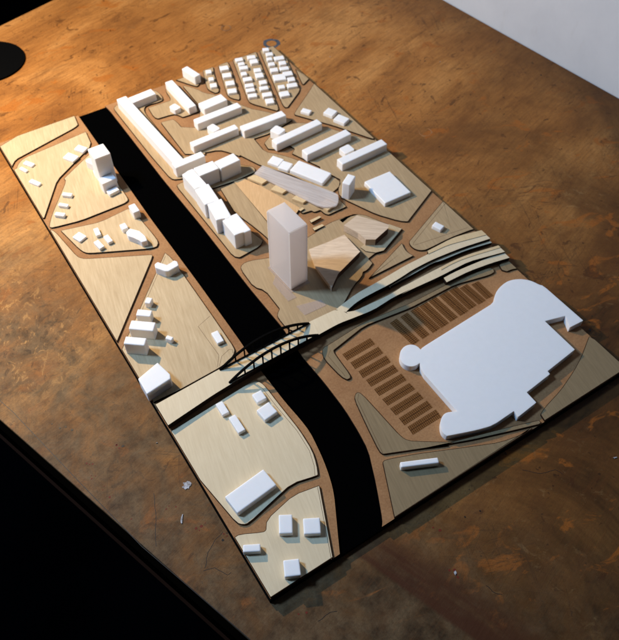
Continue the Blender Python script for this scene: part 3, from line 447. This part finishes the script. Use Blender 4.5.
for lx, ly in ((-230, 930), (110, -380), (800, 1150), (840, -300)):
    bm = bmesh.new(); prism(bm, [(lx, ly), (lx+60, ly), (lx+60, ly+60), (lx, ly+60)], -900, -36.5)
    mesh('leg', bm, M['batten'], bench, (.3, .45, -.9))
bm = bmesh.new()
sm = TB['seam']; sm = [tuple(Vector(sm[0])-uL*200)]+sm+[tuple(Vector(sm[-1])+uL*200)]
ribbon(bm, sm, .7, -12.05, .12)
mesh('seam', bm, M['fleck'], bench, (.3, .45, -.9))
def ring(name, c, ro, ri, mat, wob=.05, zt=-11.8, gap=0.0, lab=None):
    bm = bmesh.new(); n = 48
    A, B = [], []
    for i in range(n):
        a = 2*math.pi*i/n; w = 1+wob*math.sin(3*a+c[0])+wob*.6*math.sin(7*a)
        A.append((c[0]+ro*w*math.cos(a), c[1]+ro*w*math.sin(a))); B.append((c[0]+ri*math.cos(a), c[1]+ri*math.sin(a)))
    for i in range(n):
        j = (i+1) % n
        if gap and .1 < i/n < .1+gap: continue
        prism(bm, [A[i], A[j], B[j], B[i]], -12.3, zt)
    bmesh.ops.remove_doubles(bm, verts=bm.verts, dist=1e-6)
    o = mesh(name, bm, mat, bench, (.3, .45, -.9))
    if lab: o['label'] = lab
ring('ring_mark', TB['ring_blue'], 15.5, 9.5, M['ink'], .05, -11.75, lab='dark blue ring stain at the far corner of the model')
ring('ring_mark', TB['ring_far'], 9.5, 8.4, M['faint'], .05, lab='faint thin ring stain beyond the far edge of the model')
ring('ring_mark', TB['ring_or'], 11, 9.3, M['orange'], .08, -11.85, .25)

dc = Vector(TB['disc']); dr = (Vector(TB['disc_edge'])-dc).length
bm = bmesh.new(); prism(bm, [(dc.x+dr*math.cos(2*math.pi*i/64), dc.y+dr*math.sin(2*math.pi*i/64)) for i in range(64)], -11.9, -8.5, .8)
tag(mesh('black_disc', bm, M['plastic']), 'flat black round disc lying on the bench near its far left edge', 'disc')

for i, p in enumerate(TB['scraps']):
    bm = bmesh.new(); n = rng.randint(10, 14); r0 = [6.0, 6.5, 3.2, 3.6, 1.6, 1.3, 1.5][i]
    el = [1.5, .35, .6, .5, .7, .7, .7][i]; an = [0, 1.0, 1.0, -.3, 0, 0, .3][i]
    P = []
    for k in range(n):
        a = 2*math.pi*k/n; r = r0*rng.uniform(.35, 1.05); x, y = r*math.cos(a), r*el*math.sin(a)*.7
        P.append((p[0]+x*math.cos(an)-y*math.sin(an), p[1]+x*math.sin(an)+y*math.cos(an)))
    prism(bm, P, -11.8, -11.3+.2*(i % 2))
    lab = ['crumpled white paper flake beside the left edge of the pale plot', 'thin white sliver lying below the paper flake at left', 'white paper scrap on the dark bench in front of the model',
           'white scrap at the right edge of the bench', 'white speck beyond the far edge of the model', 'tiny white speck left of the pale bridge plot', 'tiny pale speck on the bench near the wall'][i]
    tag(mesh('paper_scrap', bm, M['paper']), lab, 'scrap', 'white scraps on the bench')
bm = bmesh.new()
for i, p in enumerate(TB['specks']):
    n = 7; r0 = rng.uniform(.8, 1.9)
    P = [(p[0]+r0*rng.uniform(.6, 1.1)*math.cos(2*math.pi*k/n), p[1]+r0*rng.uniform(.6, 1.1)*math.sin(2*math.pi*k/n)) for k in range(n)]
    prism(bm, P, -12.2, -11.8)
o = mesh('paint_specks', bm, M['fleck'], bench, (.3, .45, -.9)); o['kind'] = 'stuff'

bm = bmesh.new()
for P in TB['cracks']:
    P = [(x+rng.uniform(-.6, .6), y+rng.uniform(-.6, .6)) for a, b in zip(P, P[1:]) for x, y in [(a[0]+(b[0]-a[0])*q/3, a[1]+(b[1]-a[1])*q/3) for q in range(3)]]
    ribbon(bm, P, .55, -12.06, .11)
o = mesh('crack_lines', bm, M['fleck'], bench, (.3, .45, -.9)); o['kind'] = 'stuff'
bm = bmesh.new()
for p in TB['reds']:
    for q in range(rng.randint(1, 4)):
        cx_, cy_, r0 = p[0]+rng.uniform(-6, 6), p[1]+rng.uniform(-6, 6), rng.uniform(.5, 1.8)
        prism(bm, [(cx_+r0*rng.uniform(.5, 1.2)*math.cos(2*math.pi*k/8), cy_+r0*rng.uniform(.4, 1.1)*math.sin(2*math.pi*k/8)) for k in range(8)], -12.2, -11.9)
o = mesh('red_specks', bm, M['redspeck'], bench, (.3, .45, -.9)); o['kind'] = 'stuff'

# ---------------------------------------------------------------- the model's base board
bo = (BOARD[0]/2*MM, BOARD[1]/2*MM, -.012)
board = thing('site_model_board', 'rectangular layered wooden site model board with black river, brown roads and pale plots', 'model base', bo)
bm = bmesh.new(); prism(bm, [(-1.2, -.8), (BOARD[0]+.2, -.8), (BOARD[0]+.2, BOARD[1]), (-1.2, BOARD[1])], -12, -5.5, .3)
mesh('base_plate', bm, M['blackcard'], board, bo)
bm = bmesh.new(); prism(bm, RIVER, -5.45, -5.0)
mesh('river', bm, M['black'], board, bo)
for P in ROADS:
    bm = bmesh.new(); prism(bm, smooth(P, .2, on_edge), -5.4, -2.2, 0, 1)
    mesh('road_layer', bm, [M['road'], M['burnt']], board, bo)
for tone, P in PLOTS:
    Q = smooth(P, 1.3, on_edge)
    bm = bmesh.new(); prism(bm, Q, -2.19, 0, 0, 1, None, safe_char(Q))
    mesh('plot', bm, [M[tone], M['burnt'], M['char']], board, bo)
for q in BAYS:
    bm = bmesh.new(); uvl = bm.loops.layers.uv.new('UVMap')
    vs = [bm.verts.new((p[0]*MM, p[1]*MM, -.00212)) for p in q]
    f = bm.faces.new(vs)
    for l, uv in zip(f.loops, ((0, 0), (1, 0), (1, 1), (0, 1))): l[uvl].uv = uv
    if f.normal.z < 0: pass
    mesh('parking_bay', bm, M['bay'], board, bo)
for P in LINES:
    bm = bmesh.new(); ribbon(bm, P, .45, -.05, .09)
    mesh('engraved_line', bm, M['engraved'], board, bo)
S = SPECIAL
bm = bmesh.new(); prism(bm, S['deck_sheet'], .02, .6, 0, 1); o = mesh('plaza_sheet', bm, [M['cork'], M['burnt']], board, bo)
o['label'] = 'bright orange veneer sheet beside the tall frosted tower'
def ccw(P): return P if sum(P[i-1][0]*P[i][1]-P[i][0]*P[i-1][1] for i in range(len(P))) > 0 else P[::-1]
bm = bmesh.new(); prism(bm, ccw(S['pad']), .02, .8, .1); mesh('tower_pad', bm, M['film'], board, bo)
bm = bmesh.new(); prism(bm, ccw(S['slot']), .02, .25); mesh('slot_shade', bm, M['black'], board, bo)  # thin black sheet painted as the dark inside of an opening
bm = bmesh.new(); prism(bm, ccw(S['w2_plate']), .02, 1.5, 0, 1); mesh('raised_terrace', bm, [M['ply'], M['burnt']], board, bo)

# ---------------------------------------------------------------- raised roads and the arched bridge
def flat(name, P, z0, z1, mats, parent=None, org=None, bev=0):
    bm = bmesh.new(); prism(bm, smooth(ccw(P), .01, on_edge), z0, z1, bev, 1)
    return mesh(name, bm, mats, parent, org)
tw = [M['deckwood'], M['burnt']]
po = (TRUNK[0][0]*MM, TRUNK[0][1]*MM, 0)
br = thing('bridge', 'raised pale road crossing the black river between two black bow arches', 'bridge', po)
flat('deck', TRUNK, .1, 8.5, tw, br, po)
for (a, b) in ARCHES:
    A, B = Vector((a[0], a[1], 8.5))*MM, Vector((b[0], b[1], 8.5))*MM
    dv = (B-A); dn = dv.normalized(); side = Vector((-dn.y, dn.x, 0))
    f = lambda s: A+dv*s+Vector((0, 0, .0215*4*s*(1-s)))
    bm = bmesh.new()
    N = 40
    up = [f(i/N) for i in range(N+1)]
    for off in (0,):
        vsl = []
        for i in range(N+1):
            tdir = (up[min(i+1, N)]-up[max(i-1, 0)]).normalized(); nn = Vector((0, 0, 1))-tdir*tdir.z; nn.normalize()
            w, h = .0012, .0013
            vsl.append([bm.verts.new(up[i]+side*sx*w+nn*sz*h) for sx, sz in ((-1, -1), (1, -1), (1, 1), (-1, 1))])
        for r0, r1 in zip(vsl, vsl[1:]):
            for k in range(4): bm.faces.new((r0[k], r0[(k+1) % 4], r1[(k+1) % 4], r1[k]))
        bm.faces.new(vsl[0][::-1]); bm.faces.new(vsl[-1])
    arch = mesh('arch', bm, M['blackcard'], br, po)
    bm = bmesh.new()
    w = side*.0008
    for (p, q) in ((A-dn*.001, B+dn*.001),):
        vs = []
        for c_, s_ in ((p, -1), (q, -1), (q, 1), (p, 1)):
            vs.append(c_+w*s_)
        loz = [bm.verts.new(v+Vector((0, 0, .00002))) for v in vs]; hiz = [bm.verts.new(v+Vector((0, 0, .0014))) for v in vs]
        bm.faces.new(hiz); bm.faces.new(loz[::-1])
        for i in range(4): bm.faces.new((loz[i], loz[(i+1) % 4], hiz[(i+1) % 4], hiz[i]))
    ch = mesh('bottom_rail', bm, M['blackcard'], br, po)
    for k in range(1, 9):
        s = .17+.70*(k-1)/7
        p, q = A+dv*s+Vector((0, 0, .001)), f(s)
        bm = bmesh.new(); tube(bm, [p, q], .00105, 8)
        h = mesh('hanger', bm, M['blackcard'], None, po); h.parent = arch; h.location = (0, 0, 0)
def road(P, z0, z1, label, mats=tw):
    o = flat('raised_road', P, z0, z1, mats, None, (P[0][0]*MM, P[0][1]*MM, 0)); tag(o, label, 'model road', 'raised road strips at the right edge')
road(UP, .1, 8.5, 'upper broad pale road branch curving from the fork to the right edge')
road(LO, .1, 8.5, 'lower broad pale road branch curving from the fork to the right edge')
road(UPS, .1, 9.2, 'narrow yellowish road strip along the far side of the upper branch', [M['kerbwood'], M['burnt']])
road(LU, -1.0, 4.2, 'thin low pale road strip in the gap between the two broad branches')
road(LOC, 8.52, 9.2, 'narrow yellowish strip lying on the far side of the lower branch', [M['kerbwood'], M['kerbwood']])
road(LL, -1.0, 6.0, 'short pale road strip nearest the car park, beside the lower branch')

# ---------------------------------------------------------------- white buildings
for name, label, group, parts in BUILDINGS:
    xs = [p[0] for _, P, _, _ in parts for p in P]; ys = [p[1] for _, P, _, _ in parts for p in P]
    org = (sum(xs)/len(xs)*MM, sum(ys)/len(ys)*MM, 0)
    cat = {'model_mall': 'model mall', 'model_tower': 'model tower', 'model_house': 'model house'}.get(name, 'model building')
    on_board = 0 if not name == 'model_mall' else -2.2
    root = None
    if len(parts) > 1: root = thing(name, label, cat, org, group)
    taken = []
    for pn, P, z0, h in parts:
        P = ccw(P)
        if name != 'model_mall' and name != 'model_house':
            P = [(x+rng.uniform(-.12, .12), y+rng.uniform(-.12, .12)) for x, y in P]
        bm = bmesh.new()
        bv = 1.25 if h > 6 else .7
        if name == 'model_house': bv = .7
        if pn == 'annex': P = smooth(P, 2.4); bv = .5
        if name == 'model_mall':
            P = smooth(P, .6)
            bv = 2.4
        prism(bm, P, on_board+.02, h, bv)
        o = mesh(pn if root else name, bm, M['white'], root, org)
        if not root: tag(o, label, cat, group)

# ---------------------------------------------------------------- frosted tower
T = ccw(S['tower']); tc = (sum(p[0] for p in T)/4, sum(p[1] for p in T)/4)
to = (tc[0]*MM, tc[1]*MM, 0)
tower = thing('glass_tower', 'tall frosted acrylic tower standing in the middle of the model', 'model tower', to)
def inset(P, k):
    c = Vector((sum(p[0] for p in P)/len(P), sum(p[1] for p in P)/len(P)))
    out = []
    for p in P:
        v = Vector(p)-c; out.append(tuple(c+v*(1-k/v.length)))
    return out
bm = bmesh.new()
hi, inn = T, inset(T, 2.6)
for i in range(4):
    j = (i+1) % 4
    prism(bm, [hi[i], hi[j], inn[j], inn[i]], 4.0, 104.5)
mesh('facade', bm, M['frost'], tower, to)
bm = bmesh.new(); prism(bm, T, 104.55, 106.8, .3); mesh('roof', bm, M['frost'], tower, to)
for i in range(4):
    p = Vector(T[i]); c = Vector(tc); q = p+(p-c).normalized()*.15
    e = .5
    bm = bmesh.new(); prism(bm, [(q.x-e, q.y-e), (q.x+e, q.y-e), (q.x+e, q.y+e), (q.x-e, q.y+e)], 4.0, 104.5, .1)
    mesh('corner_edge', bm, M['edge'], tower, to)
bm = bmesh.new(); prism(bm, inset(T, -4.5), .02, 1.3, .15); mesh('podium', bm, M['film'], tower, to)
bm = bmesh.new(); prism(bm, inset(T, -.5), 3.0, 4.0, .1); mesh('foot_trim', bm, M['edge'], tower, to)
for i in range(4):
    for s in (.12, .5, .88):
        p = Vector(inset(T, 3)[i]).lerp(Vector(inset(T, 3)[(i+1) % 4]), s)
        bm = bmesh.new(); tube(bm, [(p.x*MM, p.y*MM, .0013), (p.x*MM, p.y*MM, .003)], .0007, 8)
        mesh('column', bm, M['edge'], tower, to)
bm = bmesh.new(); prism(bm, ccw(S['tower_plate']), .02, 1.0, .15); mesh('base_plate', bm, M['film'], tower, to)

# ---------------------------------------------------------------- carved wooden buildings, canopy
cw = [M['carved'], M['carved_shade']]
W1 = [Vector(p)*MM for p in S['w1']]
org = (W1[4].x, W1[4].y, 0)
bm = bmesh.new(); tv = [bm.verts.new(p) for p in W1]; bv_ = [bm.verts.new((p.x, p.y, .00002)) for p in W1]
bm.faces.new(tv[:6]); bm.faces.new((tv[5], tv[4], tv[6]))
loop = [0, 1, 2, 3, 4, 6, 5]
bm.faces.new([bv_[k] for k in loop])
for k in range(7):
    a_, b_ = loop[k], loop[(k+1) % 7]
    f = bm.faces.new((tv[a_], tv[b_], bv_[b_], bv_[a_]))
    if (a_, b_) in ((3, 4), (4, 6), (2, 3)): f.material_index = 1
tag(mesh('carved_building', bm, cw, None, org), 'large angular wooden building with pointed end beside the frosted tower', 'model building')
P = ccw(S['w2']['P']); org = (sum(p[0] for p in P)/len(P)*MM, sum(p[1] for p in P)/len(P)*MM, 0)
bm = bmesh.new(); prism(bm, P, 1.52, 13, 0, 0)
bm.normal_update()
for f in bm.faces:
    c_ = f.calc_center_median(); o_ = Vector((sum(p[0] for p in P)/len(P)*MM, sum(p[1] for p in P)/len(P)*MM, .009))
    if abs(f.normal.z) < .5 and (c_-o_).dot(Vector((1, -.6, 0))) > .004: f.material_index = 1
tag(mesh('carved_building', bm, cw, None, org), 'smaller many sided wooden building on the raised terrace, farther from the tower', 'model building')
P = ccw(S['canopy']); org = (sum(p[0] for p in P)/len(P)*MM, sum(p[1] for p in P)/len(P)*MM, 0)
cano = thing('station_canopy', 'long frosted acrylic canopy with rounded end over four wooden platform blocks', 'canopy', org)
bm = bmesh.new(); prism(bm, smooth(P, .5), 4.2, 6.5, .2); mesh('roof_sheet', bm, M['clear'], cano, org)
for q in S['steps']:
    bm = bmesh.new(); prism(bm, ccw(q), .62, 4.1, .15, 0); mesh('platform_block', bm, M['kerbwood'], cano, org)
for i, q in enumerate(S['bars']):
    q = ccw(q); org = (q[0][0]*MM, q[0][1]*MM, 0)
    bm = bmesh.new(); prism(bm, q, .02, 2.5, .15, 1)
    tag(mesh('wooden_bar', bm, [M['kerbwood'], M['burnt']], None, org), ['middle bright wooden bar right of the frosted tower top', 'nearest bright wooden bar right of the frosted tower', 'farthest and shortest bright wooden bar beside the frosted tower top'][i], 'model bench', 'bright bars right of the tower')

# ---------------------------------------------------------------- light: a desk lamp over the far left corner, a cool skylight from the left
ld = bpy.data.lights.new('desk_lamp', 'SPOT'); ld.energy = LAMP_W; ld.color = (1.0, .755, .44); ld.shadow_soft_size = .011
ld.spot_size = math.radians(150); ld.spot_blend = .25
lo_ = bpy.data.objects.new('desk_lamp', ld); C.objects.link(lo_); lo_.location = LAMP_P
lo_.rotation_euler = (Vector(LAMP_T)-Vector(LAMP_P)).to_track_quat('-Z', 'Y').to_euler()
ad = bpy.data.lights.new('skylight', 'AREA'); ad.shape = 'RECTANGLE'; ad.size = .30; ad.size_y = .30; ad.energy = SKY_W; ad.color = (.36, .62, 1.0)
ao = bpy.data.objects.new('skylight', ad); C.objects.link(ao); ao.location = SKY_P
ao.rotation_euler = (Vector((.28, .35, 0))-Vector(SKY_P)).to_track_quat('-Z', 'Y').to_euler()
w = bpy.data.worlds.new('World'); bpy.context.scene.world = w; w.use_nodes = True
w.node_tree.nodes['Background'].inputs[0].default_value = (.55, .75, 1, 1); w.node_tree.nodes['Background'].inputs[1].default_value = WORLD

# ---------------------------------------------------------------- camera
cd = bpy.data.cameras.new('camera'); cam = bpy.data.objects.new('camera', cd); C.objects.link(cam)
cam.matrix_world = Matrix(CAM+[[0, 0, 0, 1]])
cd.sensor_fit = 'VERTICAL'; cd.sensor_height = 24; cd.lens = LENS; cd.clip_start = .01; cd.clip_end = 50
cd.dof.use_dof = True; cd.dof.focus_distance = .74; cd.dof.aperture_fstop = 8
sc = bpy.context.scene; sc.camera = cam
sc.view_settings.view_transform = 'Standard'; sc.view_settings.look = 'None'; sc.view_settings.exposure = 0; sc.view_settings.gamma = 1
